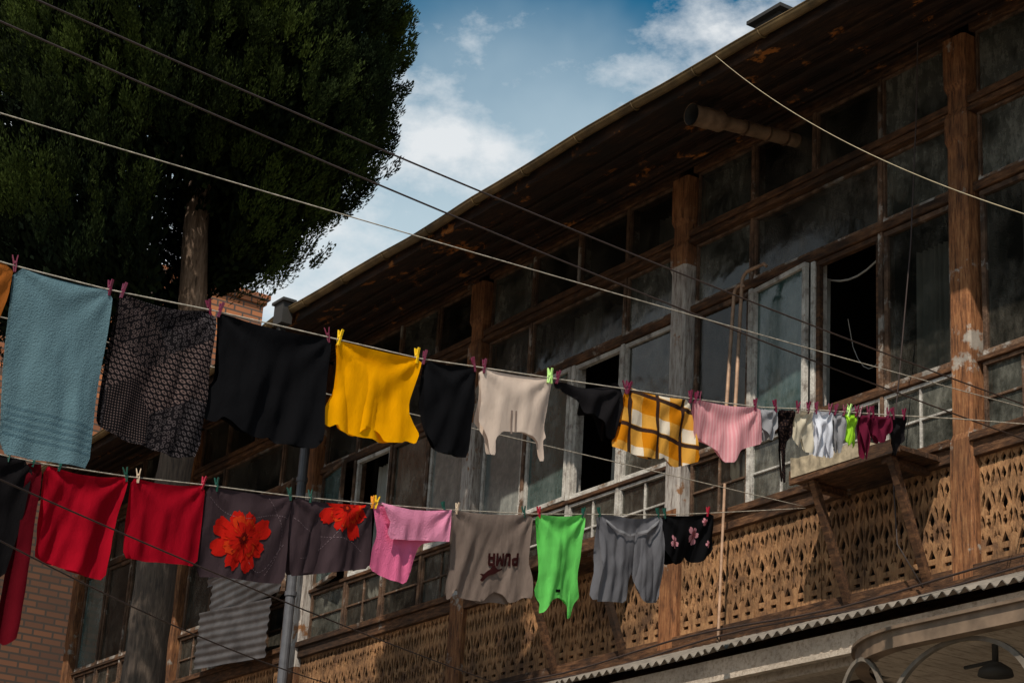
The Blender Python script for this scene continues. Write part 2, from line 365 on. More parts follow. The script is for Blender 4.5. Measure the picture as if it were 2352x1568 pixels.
# porch canopy
can=bpy.data.objects.new("porch_canopy",None); col.objects.link(can); can.parent=H
def plan(off):
    x0,y0,r=-10.12+off,8.9+off,1.1-off; p=[(x0,10.49)]+[(x0+r-r*math.cos(a),y0+r-r*math.sin(a)) for a in [math.pi/2*k/16 for k in range(17)]]+[(-5.6,y0),(-5.6,10.49)]
    return p
b=MB(); P=plan(0); Q=plan(.09); n=len(P)
b.add([(x,y,4.52) for x,y in P]+[(x,y,4.63) for x,y in P]+[(x,y,4.52) for x,y in Q],[(i,i+1,n+i+1,n+i) for i in range(n-1)]+[(i,i+1,2*n+i+1,2*n+i) for i in range(n-1)]+[tuple(range(n,2*n))])
P2=plan(-.025); b.add([(x,y,4.63) for x,y in P2]+[(x,y,4.65) for x,y in P2],[(i,i+1,n+i+1,n+i) for i in range(n-1)]+[tuple(range(n,2*n)),tuple(range(n))])
b.obj("canopy_fascia",M_cream,can)
b=MB()
for i in range(30):
    x=-10.02+.15*i; xc=x+.07; r=1.02; dx=max(0,-9.01-xc); yb=8.99+r-math.sqrt(max(0,r*r-dx*dx)) if dx<r else 10.2
    b.box(x,x+.143,min(yb+.01,10.4),10.48,4.555,4.575)
b.obj("canopy_ceiling",W_base,can)
def arc(cx,w,zt,h,y=9.02): return [(cx-w*math.cos(a),y,zt-h+h*math.sin(a)) for a in [math.pi*k/24 for k in range(25)]]
for cx,w,h in((-9.52,.22,.42),(-8.68,.60,.42),(-7.2,.84,.42)):
    b=MB()
    A=arc(cx,w,4.535,h); Bq=arc(cx,w-.025,4.51,h-.0); v=[];f=[]
    for (x,y,z),(x2,y2,z2) in zip(A,Bq): v+=[(x,y-.015,z),(x,y+.015,z),(x2,y2+.015,z2),(x2,y2-.015,z2)]
    for i in range(24):
        for k in range(4): f.append((4*i+k,4*i+(k+1)%4,4*i+4+(k+1)%4,4*i+4+k))
    b.add(v,f); b.box(cx-w,cx-w+.03,9.005,9.035,0,4.535-h)
    b.obj("arched_bracket",M_iron,can)
b=MB(); b.tube([(-8.7,9.35,4.56),(-8.7,9.35,4.44)],.02,8); b.tube([(-8.7,9.35,4.44),(-8.7,9.35,4.40),(-8.7,9.35,4.36)],[.04,.10,.11],16); b.tube([(-9.0,9.4,4.46),(-8.7,9.35,4.45)],.012,6)
b.obj("ceiling_lamp",M_roof,can,smooth=True)
# ---------------------------------------------------------------- brick building
m,t,b_,o=newmat("red_brick"); 
sp=t.n('ShaderNodeSeparateXYZ'); t.set(sp.inputs[0],t.obj()); cb=t.n('ShaderNodeCombineXYZ'); t.set(cb.inputs[0],t.m('ADD',sp.outputs[1],sp.outputs[0])); t.set(cb.inputs[1],sp.outputs[2])
br=t.n('ShaderNodeTexBrick'); t.set(br.inputs['Vector'],cb.outputs[0]); br.inputs['Scale'].default_value=1; br.inputs['Brick Width'].default_value=.30; br.inputs['Row Height'].default_value=.10; br.inputs['Mortar Size'].default_value=.016; br.inputs['Bias'].default_value=-.1
br.inputs['Color1'].default_value=(.50,.17,.06,1); br.inputs['Color2'].default_value=(.24,.08,.035,1); br.inputs['Mortar'].default_value=(.09,.06,.045,1)
cc=t.mix(t.ramp(t.noise(.7,6),[(.38,0.0),(.65,.4)]),br.outputs[0],(.09,.055,.04)); 
cc=t.mix(t.ramp(t.m('DIVIDE',sp.outputs[2],14.),[(.70,.72),(.84,0.0)]),cc,(.035,.027,.022))  # lower wall painted darker; its weaker light is put into the colour
t.set(b_.inputs['Base Color'],cc); b_.inputs['Roughness'].default_value=.9; t.set(b_.inputs['Normal'],t.bump(br.outputs[1],-.7,.015))
M_brick=m
BB=empty("brick_building",(-33,5,0)); tag(BB,"red brick apartment building with plain cornice behind the tree","building")
def bb(name,lst,mat):
    b=MB(); [b.box(*q) for q in lst]; o=b.obj(name,mat); o.parent=BB; o.matrix_parent_inverse=Matrix.Translation((33,-5,0)); return o
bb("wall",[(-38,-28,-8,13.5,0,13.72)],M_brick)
bb("cornice",[(-38.05,-27.96,-8.05,13.54,13.72,13.8),(-38.1,-27.92,-8.1,13.58,13.8,13.88)],M_brick)
bb("roof",[(-38,-28,-8,13.5,13.88,13.9)],M_roof)
# ---------------------------------------------------------------- ground
m,t,b_,o=newmat("courtyard_ground"); t.set(b_.inputs['Base Color'],t.ramp(t.noise(2,8),[(.3,(.13,.11,.085)),(.7,(.22,.185,.145))])); b_.inputs['Roughness'].default_value=.95
g=MB(); g.add([(-900,-900,0),(900,-900,0),(900,900,0),(-900,900,0)],[(0,1,2,3)]); go=g.obj("ground",m); go["kind"]="structure"
# ---------------------------------------------------------------- tree
T=empty("cypress_tree",(-14.5,6.5,0)); tag(T,"tall dark green cypress tree with a bare lower trunk","tree")
b=MB(); tr=[(-14.55,6.5,0,.24),(-14.45,6.38,2.5,.2),(-14.32,6.25,4.5,.165),(-14.2,6.2,5.53,.15),(-14.04,6.22,6.8,.12),(-13.85,6.02,8.06,.10),(-13.8,6.0,9.5,.085),(-13.8,5.95,12,.04)]
pts=[];rs=[]
for k in range(len(tr)-1):
    for j in range(8):
        u=j/8; q=[tr[k][i]*(1-u)+tr[k+1][i]*u for i in range(4)]; pts.append(q[:3]); rs.append(q[3]*(1+.08*noise.noise(Vector((0,0,q[2]*3)))))
b.tube(pts,rs,18)
rx=Vector((.39,.92,0)); tc=Vector((.92,-.39,0))
for i in range(26):
    z=8.25+i*.14; a=i*2.4; L=random.uniform(.5,.95); d=Vector((math.cos(a),math.sin(a),0)); p0=Vector((-13.82,6.0,z))
    b.tube([p0,p0+d*L*.4+Vector((0,0,.12)),p0+d*L+Vector((0,0,.5))],[.03,.018,.006],7)
m,t,b_,o_=newmat("cypress_bark"); sp=t.n('ShaderNodeSeparateXYZ'); t.set(sp.inputs[0],t.obj())
g=t.noise(9,6,stretch=(5,5,.6),rough=.65); c=t.ramp(g,[(.32,(.06,.038,.026)),(.5,(.21,.14,.095)),(.68,(.33,.235,.17))])
c=t.mix(t.ramp(t.m('DIVIDE',sp.outputs[2],10.),[(.62,.75),(.72,0.0)]),c,(.02,.015,.012))  # trunk below the crown painted darker, shade put into the bark colour
t.set(b_.inputs['Base Color'],c); b_.inputs['Roughness'].default_value=.9; t.set(b_.inputs['Normal'],t.bump(g,.8,.02)); m_bark=m
o=b.obj("trunk",m_bark,smooth=True); o.parent=T; o.matrix_parent_inverse=Matrix.Translation((14.5,-6.5,0))
prof=[(7.35,.05),(7.5,.18),(7.65,.40),(7.8,.64),(7.95,.84),(8.05,.98),(8.3,1.02),(8.42,1.10),(8.55,1.30),(8.8,1.48),(9.5,1.54),(11,1.45),(13,.7),(14,.1)]
pz=[a for a,_ in prof]; pr=[a for _,a in prof]
def Rad(z,d):
    s_=d.dot(rx); Rr=float(np.interp(z,pz,pr)); lf=max(0,min(1,.05-s_*1.7)); return Rr*(1-lf)+max(Rr,2.1 if z<11 else Rr)*lf
def ok(P):
    lat=(P-Vector((-13.85,6.02,0))).dot(rx); fr=(P-Vector((-13.85,6.02,0))).dot(tc)
    return not(P.z<8.25 and abs(lat)<.30 and fr>-.2)
def rnd_dir():
    th=random.uniform(0,2*math.pi); return Vector((math.cos(th),math.sin(th),0))
lobes=[]; tries=0
while len(lobes)<300 and tries<20000:
    tries+=1
    z=random.uniform(7.3,10.3); d=rnd_dir(); Rr=Rad(z,d)
    if d.dot(tc)<-.45 and random.random()<.7: continue
    if random.random()>(.2+Rr*.5): continue
    P=Vector((-13.82,5.98,z))+d*max(Rr-.18,.05)*(1+.12*noise.noise(Vector((d.x*3.2,d.y*3.2,z*2.8))))
    if not ok(P): continue
    if any((P-q[0]).length<.23 for q in lobes): continue
    lobes.append((P,d,random.uniform(.11,.24),random.random()))
cl=[]
for P,d,r,tn in lobes:
    # each lobe is a bunch of narrow upswept plumes
    for k in range(12):
        a=Vector((random.gauss(0,1),random.gauss(0,1),random.gauss(0,1))).normalized()
        a=(a+d*.6+Vector((0,0,.25))).normalized(); q=P+Vector((a.x*r,a.y*r,a.z*r*1.3))*random.uniform(.55,1.15)
        if ok(q): cl.append((q,(d*1.2+a).normalized(),random.uniform(.028,.062),.1+.9*tn))
fill=[]
for k in range(5000):
    z=random.uniform(7.2,10.35); d=rnd_dir(); Rr=Rad(z,d); P=Vector((-13.82,5.98,z))+d*Rr*random.random()**.5*.80
    if ok(P) and noise.noise(Vector((P.dot(rx)*2.6,z*2.6,3.3)))<.46: fill.append((P,d,random.uniform(.09,.13),.06))  # inner fill leaves painted near black, standing in for shade inside the crown
vs=[];cols=[]
def leaves(cl,LPC,l0,l1,w0,w1,vs_=2.6):
    for P,d,r,tn in cl:
        n=LPC; a=rng.normal(size=(n,3)); a/=np.linalg.norm(a,axis=1)[:,None]; rad=rng.uniform(.2,1.0,n)**.45
        tilt=np.array([d.x,d.y,0])*.6
        off=a*rad[:,None]*np.array([r,r,r*vs_]); off+=tilt*off[:,2:3]
        cen=np.array(P)+off
        dirv=a*.45+np.array([d.x*.6,d.y*.6,.9])+rng.normal(size=(n,3))*.22; dirv/=np.linalg.norm(dirv,axis=1)[:,None]
        sd=np.cross(dirv,rng.normal(size=(n,3))); sd/=np.linalg.norm(sd,axis=1)[:,None]
        L=rng.uniform(l0,l1,n)[:,None]; W=rng.uniform(w0,w1,n)[:,None]
        q=np.stack([cen-sd*W*.5,cen+dirv*L*.5+sd*W,cen+dirv*L,cen+dirv*L*.45-sd*W],axis=1); vs.append(q.reshape(-1,3))
        cols.append(np.repeat(np.clip(tn*(.5+.5*rad)+rng.uniform(-.12,.12,n),0,1),4))  # leaves near each plume's core painted darker, inner shade put into tone
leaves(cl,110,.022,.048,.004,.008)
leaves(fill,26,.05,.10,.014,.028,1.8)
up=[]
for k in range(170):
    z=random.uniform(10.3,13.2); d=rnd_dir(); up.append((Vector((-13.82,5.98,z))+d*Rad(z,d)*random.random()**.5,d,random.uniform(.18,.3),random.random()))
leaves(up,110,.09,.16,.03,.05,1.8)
vs=np.concatenate(vs).astype(np.float32); nf=len(vs)//4
vs-=np.array([-14.5,6.5,0],dtype=np.float32)
me=bpy.data.meshes.new("crown"); me.vertices.add(len(vs)); me.vertices.foreach_set('co',vs.ravel()); me.loops.add(nf*4); me.loops.foreach_set('vertex_index',np.arange(nf*4,dtype=np.int32)); me.polygons.add(nf); me.polygons.foreach_set('loop_start',np.arange(0,nf*4,4,dtype=np.int32)); me.polygons.foreach_set('loop_total',np.full(nf,4,dtype=np.int32)); 
at=me.attributes.new("tone",'FLOAT','POINT'); at.data.foreach_set('value',np.concatenate(cols).astype(np.float32)); me.update()
m,t,b_,o=newmat("cypress_foliage"); an=t.n('ShaderNodeAttribute'); an.attribute_name="tone"
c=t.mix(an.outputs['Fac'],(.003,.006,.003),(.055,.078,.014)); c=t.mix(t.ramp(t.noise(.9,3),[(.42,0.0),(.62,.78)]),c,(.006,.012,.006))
t.set(b_.inputs['Base Color'],c); b_.inputs['Roughness'].default_value=.85; b_.inputs['Specular IOR Level'].default_value=.06
tl=t.n('ShaderNodeBsdfTranslucent'); t.set(tl.inputs[0],c); mx=t.n('ShaderNodeMixShader'); mx.inputs[0].default_value=.12; t.t.links.new(b_.outputs[0],mx.inputs[1]); t.t.links.new(tl.outputs[0],mx.inputs[2]); t.t.links.new(mx.outputs[0],o.inputs[0])
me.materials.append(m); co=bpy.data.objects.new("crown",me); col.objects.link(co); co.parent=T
# ---------------------------------------------------------------- ropes
def cord(name,pts,r,mat,label,cat="wire"):
    b=MB(); b.tube(pts,r,6); return tag(b.obj(name,mat,smooth=True),label,cat,"wires and lines across the courtyard")
def sagline(A,B,ext0,ext1,sag,n=40):
    A=Vector(A);B=Vector(B); out=[]
    for i in range(n+1):
        u=-ext0+(1+ext0+ext1)*i/n; p=A.lerp(B,u); p.z-=sag*4*u*(1-u); out.append(p)
    return out
m_wd=simple("dark_cable",(.035,.02,.016),.6); m_wl=simple("pale_rope",(.50,.44,.36),.8,0,.8,30); m_wy=simple("yellowed_rope",(.40,.32,.2),.8)
cord("overhead_wire",sagline((-7.82,2.52,6.08),(-9.10,10.12,6.40),.3,.04,.06),.0048,m_wd,"thin dark overhead wire strung towards the house")
cord("overhead_wire",sagline((-7.93,2.42,5.98),(-9.16,10.18,6.18),.3,.03,.06),.0048,m_wd,"thin dark overhead wire strung towards the house")
cord("empty_clothesline",sagline((-7.86,2.46,5.52),(-8.97,9.98,6.31),.3,.05,.02),.0030,m_wl,"pale empty clothesline strung towards the house","clothesline")
cord("empty_clothesline",sagline((-11.2,9.06,9.58),(-5.63,6.3,5.46),0,.3,.13),.0026,m_wy,"yellowed cord tied to the gutter","clothesline")
cord("empty_clothesline",sagline((-9.65,3.19,5.31),(-11.45,10.24,6.2),.2,0,.0),.0033,m_wl,"pale empty clothesline tied to the balcony","clothesline")
cord("overhead_wire",sagline((-8.46,2.91,4.12),(-11.62,7.64,4.43),.3,.4,.03),.004,m_wd,"thin dark wire hanging low over the courtyard")
cord("overhead_wire",sagline((-8.53,2.98,3.87),(-11.54,5.94,4.24),.3,.8,.03),.004,m_wd,"thin dark wire hanging low over the courtyard")
cord("hanging_cable",[(-10.15,10.22,9.7),(-10.18,10.22,9),(-10.25,10.22,8),(-10.38,10.22,7.0),(-10.45,10.2,6.4),(-10.42,10.22,5.7),(-10.2,10.25,5.35)],.006,m_wd,"black cable hanging down the house front","cable")
for k in range(3):
    cord("facade_cable",[(-16+.5*i,10.24-.012*k,5.26+.05*k+.03*math.sin(i*.9+k)) for i in range(24)],.008,m_wd,"dark cable running along the balcony base","cable")
# ---------------------------------------------------------------- clotheslines
class Line:
    def __init__(s,A,B,zs):
        s.A=Vector((A[0],A[1],0)); d=Vector((B[0]-A[0],B[1]-A[1],0)); s.L=d.length; s.h=d/s.L; s.zs=zs
    def z(s,t): return float(np.interp(t,[a for a,_ in s.zs],[b for _,b in s.zs])) 
    def P(s,t): p=s.A+s.h*t; p.z=s.z(t); return p
L1=Line((-8.025,2.615),(-8.807,9.789),[(-1.5,4.95),(-.5,4.92),(.05,4.93),(.54,4.965),(1.07,5.03),(1.72,5.09),(2.27,5.14),(2.63,5.20),(3.13,5.28),(3.62,5.36),(4.17,5.45),(4.70,5.545),(5.14,5.65),(5.46,5.72),(5.87,5.81),(6.52,5.96),(7.22,6.11),(8,6.28)])
L2=Line((-9.367,3.204),(-11.425,10.241),[(-1.5,4.45),(0,4.51),(.27,4.54),(.79,4.62),(1.32,4.72),(1.96,4.83),(2.62,4.96),(3.24,5.09),(4.07,5.28),(4.61,5.42),(5.47,5.64),(6.10,5.82),(7.33,6.18)])
for Ln,t1 in((L1,7.9),(L2,7.33)):
    cord("clothesline",[Ln.P(-1.5+(t1+1.5)*i/80) for i in range(81)],.0034,m_wl,"pale clothesline loaded with drying laundry","clothesline")
# ---------------------------------------------------------------- cloth materials
def cloth(name,colfn,weave=350,trans=.25,terry=0):
    m,t,b,o=newmat(name); vec=t.obj(); sp=t.n('ShaderNodeSeparateXYZ'); t.set(sp.inputs[0],vec)
    c=colfn(t,sp.outputs[0],sp.outputs[2]) if callable(colfn) else t.mix(0.0,colfn,colfn)
    va=t.noise(6,4); c=t.mix(t.ramp(va,[(.3,.25),(.7,0.0)]),c,t.mix(1.0,c,(.55,.5,.5),'MULTIPLY'))
    t.set(b.inputs['Base Color'],c); b.inputs['Roughness'].default_value=.95; b.inputs['Specular IOR Level'].default_value=.05
    w=t.noise(weave if not terry else 140,2); wr=t.noise(9,4,stretch=(1,1,.35)); w3=t.noise(34,3,stretch=(1,1,.6))
    hgt=t.m('ADD',t.m('ADD',t.m('MULTIPLY',w,.2 if not terry else .8),t.m('MULTIPLY',wr,1.2)),t.m('MULTIPLY',w3,.35)); t.set(b.inputs['Normal'],t.bump(hgt,.5,.013))
    tl=t.n('ShaderNodeBsdfTranslucent'); t.set(tl.inputs[0],c); mx=t.n('ShaderNodeMixShader'); mx.inputs[0].default_value=trans
    t.t.links.new(b.outputs[0],mx.inputs[1]); t.t.links.new(tl.outputs[0],mx.inputs[2]); t.t.links.new(mx.outputs[0],o.inputs[0]); return m
def band(t,x,per,w,off=0.):
    f=t.m('FRACT',t.m('ADD',t.m('DIVIDE',x,per),off+10.)); return t.m('LESS_THAN',t.m('ABSOLUTE',t.m('SUBTRACT',f,.5)),w/2)
def vor(t,x,z,scale,rand):
    v=t.n('ShaderNodeTexVoronoi'); v.voronoi_dimensions='2D'; cb=t.n('ShaderNodeCombineXYZ'); t.set(cb.inputs[0],x); t.set(cb.inputs[1],z); t.set(v.inputs['Vector'],cb.outputs[0]); v.inputs['Scale'].default_value=scale; v.inputs['Randomness'].default_value=rand; return v
def f_towel(t,x,z):
    c=t.mix(0.,(.105,.18,.21),(.105,.18,.21)); r=t.m('MULTIPLY',band(t,z,.03,.5),t.m('LESS_THAN',z,-.60)); r=t.m('MULTIPLY',r,t.m('GREATER_THAN',z,-.75)); return t.mix(t.m('MULTIPLY',r,.55),c,(.05,.10,.13))
def f_dots(t,x,z):
    v=vor(t,x,z,80,.0); v2=vor(t,t.m('ADD',x,t.m('MULTIPLY',z,.6)),z,38,.0); v3=vor(t,x,t.m('SUBTRACT',z,t.m('MULTIPLY',x,.5)),46,.5); big=vor(t,x,z,4.5,.9)
    sep=t.n('ShaderNodeSeparateColor'); t.set(sep.inputs[0],big.outputs['Color'])
    a=t.m('LESS_THAN',v.outputs['Distance'],.25)
    b=t.m('SUBTRACT',t.m('LESS_THAN',v2.outputs['Distance'],.38),t.m('LESS_THAN',v2.outputs['Distance'],.16))
    e=t.m('MULTIPLY',t.m('SUBTRACT',t.m('LESS_THAN',v3.outputs['Distance'],.38),t.m('LESS_THAN',v3.outputs['Distance'],.2)),.7)
    s1=t.m('GREATER_THAN',sep.outputs[0],.6); s2=t.m('LESS_THAN',sep.outputs[0],.28); s3=t.m('SUBTRACT',t.m('SUBTRACT',1.,s1),s2)
    d=t.m('ADD',t.m('ADD',t.m('MULTIPLY',a,s1),t.m('MULTIPLY',b,s2)),t.m('MULTIPLY',e,s3))
    return t.mix(t.m('MULTIPLY',d,.72),(.006,.005,.006),t.mix(sep.outputs[2],(.15,.10,.09),(.08,.07,.075)))
def f_plaid(t,x,z):
    a=band(t,x,.20,.40); b=band(t,z,.20,.40,.2); wht=t.m('MULTIPLY',a,b); half=t.m('MAXIMUM',a,b)
    c=t.mix(half,(.64,.22,.006),(.72,.36,.06)); c=t.mix(wht,c,(.80,.70,.56))
    ln=t.m('MAXIMUM',band(t,x,.20,.12,.28),band(t,z,.20,.12,.48)); return t.mix(t.m('MULTIPLY',ln,.97),c,(.03,.018,.018))
def f_pink(t,x,z): return t.mix(t.m('MULTIPLY',band(t,x,.022,.45),.6),(.80,.34,.38),(.88,.54,.56))
def f_lace(t,x,z):
    v=vor(t,x,z,60,1.); return t.mix(t.m('MULTIPLY',t.m('LESS_THAN',v.outputs['Distance'],.25),.4),(.008,.005,.006),(.14,.08,.06))
C={'orange':cloth('orange_cloth',(.36,.11,.02)),'towel':cloth('blue_grey_terry',f_towel,trans=.08,terry=1),'dots':cloth('dotted_fabric',f_dots,trans=.05),
'black':cloth('black_cotton',(.0045,.0045,.0055),trans=.03),'black2':cloth('faded_black',(.009,.008,.009),trans=.03),'yellow':cloth('yellow_cotton',(.90,.40,.0)),'cream':cloth('cream_cotton',(.70,.57,.48)),
'plaid':cloth('plaid_cotton',f_plaid),'pink':cloth('pink_striped_cotton',f_pink),'white':cloth('white_cotton',(.74,.76,.84)),'cream2':cloth('offwhite_cotton',(.66,.59,.46)),'grey':cloth('grey_cotton',(.3,.3,.32)),
'lime':cloth('lime_cotton',(.38,.75,.04)),'wine':cloth('wine_cotton',(.12,.010,.030)),'lace':cloth('dark_lace',f_lace,trans=.05),'red':cloth('red_cotton',(.45,.005,.020),trans=.3),'dred':cloth('dark_red_cotton',(.10,.003,.008),trans=.1),
'plum':cloth('plum_grey_cotton',(.058,.038,.044),trans=.12),'pinkt':cloth('pink_terry',(.86,.18,.36),trans=.1,terry=1),'pinkt2':cloth('light_pink_terry',(.86,.32,.50),trans=.1,terry=1),'taupe':cloth('taupe_cotton',(.25,.19,.16),trans=.15),'green':cloth('neon_green_cotton',(.20,.82,.17)),
'grey2':cloth('grey_melange',(.18,.18,.20)),'scar':cloth('scarlet_print',(.60,.014,.008)),'org':cloth('orange_print',(.66,.05,.010)),'dk':cloth('dark_print',(.16,.008,.006)),'brownp':cloth('brown_print',(.034,.008,.008),trans=.02),'stitch':cloth('pale_stitch',(.24,.18,.20)),'pkfl':cloth('pink_print',(.62,.27,.32)),'pkfl2':cloth('dusty_pink_print',(.35,.1,.12))}
def chaikin(p,it=1):
    for _ in range(it):
        q=[]
        for i in range(len(p)):
            a=p[i];b=p[(i+1)%len(p)]; q+=[(a[0]*.85+b[0]*.15,a[1]*.85+b[1]*.15),(a[0]*.15+b[0]*.85,a[1]*.15+b[1]*.85)]
        p=q
    return p
def inside(p,poly):
    x,y=p; c=False; j=len(poly)-1
    for i in range(len(poly)):
        xi,yi=poly[i];xj,yj=poly[j]
        if (yi>y)!=(yj>y) and x<(xj-xi)*(y-yi)/(yj-yi)+xi: c=not c
        j=i
    return c
def tri(poly,step,W=1,Hh=1):
    P=[(u*W,v*Hh) for u,v in poly]; o=[]
    for i in range(len(P)):
        a=Vector(P[i]);b=Vector(P[(i+1)%len(P)]); n=max(1,int((b-a).length/step))
        o+=[tuple(a.lerp(b,k/n)) for k in range(n)]
    xs=[p[0] for p in o]; ys=[p[1] for p in o]; ins=[]
    r=0; y=min(ys)+step*.5
    while y<max(ys):
        x=min(xs)+(step*.5 if r%2 else 0)
        while x<max(xs):
            if inside((x,y),o): ins.append((x,y))
            x+=step
        y+=step*.87; r+=1
    vv=[Vector(p) for p in o+ins]
    res=delaunay_2d_cdt(vv,[],[list(range(len(o)))],1,1e-5)
    return [tuple(v) for v in res[0]],[tuple(f) for f in res[2]]
def garment(name,Ln,s0,s1,h,outline,mat,seed,label,cat,amp=.03,back=True,decals=(),mats=(),sag=.012,step=.02,smooth=1,bo=None):
    W=s1-s0; p0=Ln.P(s0); dz=Ln.z(s1)-Ln.z(s0)
    def mp(x,v,side=0,off=0.):
        u=x/W; vn=max(0,v)/h; k=min(1,vn*1.8+.05)
        sh=2.6 if W>.3 else 4.5; sk=x+v*.18*math.sin(seed*2.3)
        y=amp*k*(1.5*noise.noise(Vector((sk*sh*2+seed,v*.9,seed*1.7+side*5)))+.75*noise.noise(Vector((sk*sh*5+vn*1.2,v*1.6+seed,side*9+seed)))+.16*noise.noise(Vector((x*26,v*9,seed))))
        for cx in(0,W):
            rr=math.hypot(x-cx,v+.01); an=math.atan2(v+.01,abs(x-cx)+.001); y+=amp*.36*math.sin(an*9+seed)*math.exp(-rr*4.0)*min(1,rr*10)
        y+= (.0 if not side else .012+.022*k)
        zz=dz*u-v-sag*4*max(0,min(1,u))*(1-max(0,min(1,u)))*max(0,1-vn*1.2)
        return (x,y-off,zz)
    b=MB(); ol=chaikin(outline,smooth); v,f=tri(ol,step,W,h)
    b.add([mp(x,y) for x,y in v],f,0)
    if back:
        ol2=chaikin(bo,smooth) if bo else [(u*.985+.006,vv*.975) for u,vv in ol]; v,f=tri(ol2,step*1.3,W,h); b.add([mp(x,y,1) for x,y in v],f,0)
    for (poly,mi,off) in decals:
        if isinstance(poly,tuple): vv,ff=poly
        else: vv,ff=tri(poly,.015)
        b.add([mp(x,y,0,.003+off) for x,y in vv],ff,mi)
    o=b.obj(name,[C[mat]]+[C[k] for k in mats],smooth=True)
    z=Vector((0,0,1)); y=z.cross(Ln.h); m=Matrix((Ln.h,y,z)).transposed().to_4x4(); m.translation=p0; o.matrix_world=m
    return tag(o,label,cat,"laundry drying on lines")
rect=[(0,0),(.25,0),(.5,0),(.75,0),(1,0),(1,.5),(1,1),(.75,1.01),(.5,1),(.25,.99),(0,1),(0,.5)]
tee=[(0,0),(.5,0),(1,0),(.95,.3),(.92,.50),(.93,.62),(.99,.72),(1.06,.84),(1.03,.95),(.92,.93),(.86,.97),(.66,1.0),(.60,.91),(.5,.87),(.40,.91),(.34,1.0),(.14,.98),(.1,.91),(.02,.96),(-.09,.90),(-.04,.76),(.04,.62),(.07,.50),(.05,.3)]
teeb=[(0,0),(.5,0),(1,0),(.95,.3),(.92,.55),(.97,.70),(1.01,.80),(.9,.88),(.86,.95),(.66,1.0),(.5,.985),(.34,1.0),(.14,.95),(.1,.86),(-.02,.84),(0,.72),(.06,.55),(.05,.3)]
brief=[(0,0),(.5,.02),(1,0),(1.02,.35),(.98,.62),(.78,.72),(.62,1.0),(.4,1.0),(.22,.72),(.0,.6),(-.02,.3)]
# upper line
G=garment
G('cloth',L1,-.45,.07,.46,[(0,0),(.5,0),(1,0),(1.0,.3),(.95,.6),(.88,1.0),(.5,1),(0,1)],'orange',1,"orange cloth pegged at the end of the clothesline","cloth",back=False)
G('towel',L1,.07,.55,.83,[(0,0),(.5,0),(1,0),(1.0,.3),(.98,.6),(.99,1.0),(.7,1.0),(.4,1.0),(.14,1.0),(.08,.6),(.04,.3)],'towel',2,"blue grey terry bath towel with ribbed border","towel",amp=.022)
G('skirt',L1,.58,1.08,.71,[(0,0),(.3,.03),(.6,.03),(1,0),(1.0,.4),(1.02,.98),(.75,1.02),(.5,.98),(.25,.96),(.02,.9),(-.02,.85),(.0,.4)],'dots',3,"black patchwork skirt with pale dotted print","skirt",amp=.035)
G('t_shirt',L1,1.09,1.73,.57,[(0,0),(.25,.02),(.5,.02),(.75,.02),(1,0),(.99,.4),(1.0,.9),(.93,1.0),(.75,1.0),(.62,1.0),(.55,.96),(.48,.99),(.3,.97),(.2,.9),(.13,.87),(.08,.93),(-.03,.9),(.0,.7),(.07,.55),(.04,.3)],'black',4,"plain black t-shirt hung upside down by its hem","t-shirt",amp=.035)
G('t_shirt',L1,1.76,2.28,.46,tee,'yellow',5,"bright yellow t-shirt hung upside down with yellow pegs","t-shirt",amp=.03,bo=teeb)
G('trousers',L1,2.30,2.63,.48,[(0,0),(.5,0),(1,0),(1,.5),(.97,1.0),(.7,1.02),(.3,.98),(.12,.8),(0,.45)],'black',6,"black folded trousers over the line","trousers")
G('camisole',L1,2.65,3.14,.46,[(0,0),(.5,0),(1,0),(.98,.35),(.96,.6),(.99,.7),(.95,.74),(.97,.98),(.9,.99),(.86,.78),(.78,.72),(.62,.68),(.5,.69),(.35,.70),(.25,.80),(.27,.99),(.20,.99),(.17,.80),(.1,.68),(.04,.62),(.05,.35)],'cream',7,"cream camisole top hung upside down by its hem","camisole",amp=.022,decals=[([(.22,.20),(.232,.20),(.236,.33),(.224,.33)],1,.001),([(.25,.20),(.26,.20),(.262,.32),(.250,.32)],1,.001)],mats=('taupe',))
G('bra',L1,3.16,3.64,.29,[(0,.03),(.4,.06),(.78,-.03),(.86,-.12),(.95,-.05),(1.02,.15),(.98,.6),(.95,1.0),(.80,.96),(.72,.66),(.6,.56),(.45,.58),(.36,.34),(.2,.22),(0,.15)],'black2',8,"small black garment stretched between two pegs","clothes",amp=.05)
G('shorts',L1,3.65,4.18,.41,[(.03,-.05),(.5,0),(.95,.02),(1.03,.5),(1.09,.88),(.9,.95),(.75,1.0),(.68,.98),(.58,.88),(.5,.92),(.3,.92),(.0,.85),(-.1,.8),(-.02,.4)],'plaid',9,"yellow and white plaid shorts with dark stripes","shorts",amp=.03)
G('shorts',L1,4.18,4.71,.35,[(0,0),(.5,.02),(1,0),(1.05,.35),(1.06,.62),(.85,.70),(.68,.78),(.6,1.0),(.48,1.0),(.35,.78),(.2,.68),(-.04,.62),(-.02,.3)],'pink',10,"pink striped pyjama shorts","shorts",amp=.03)
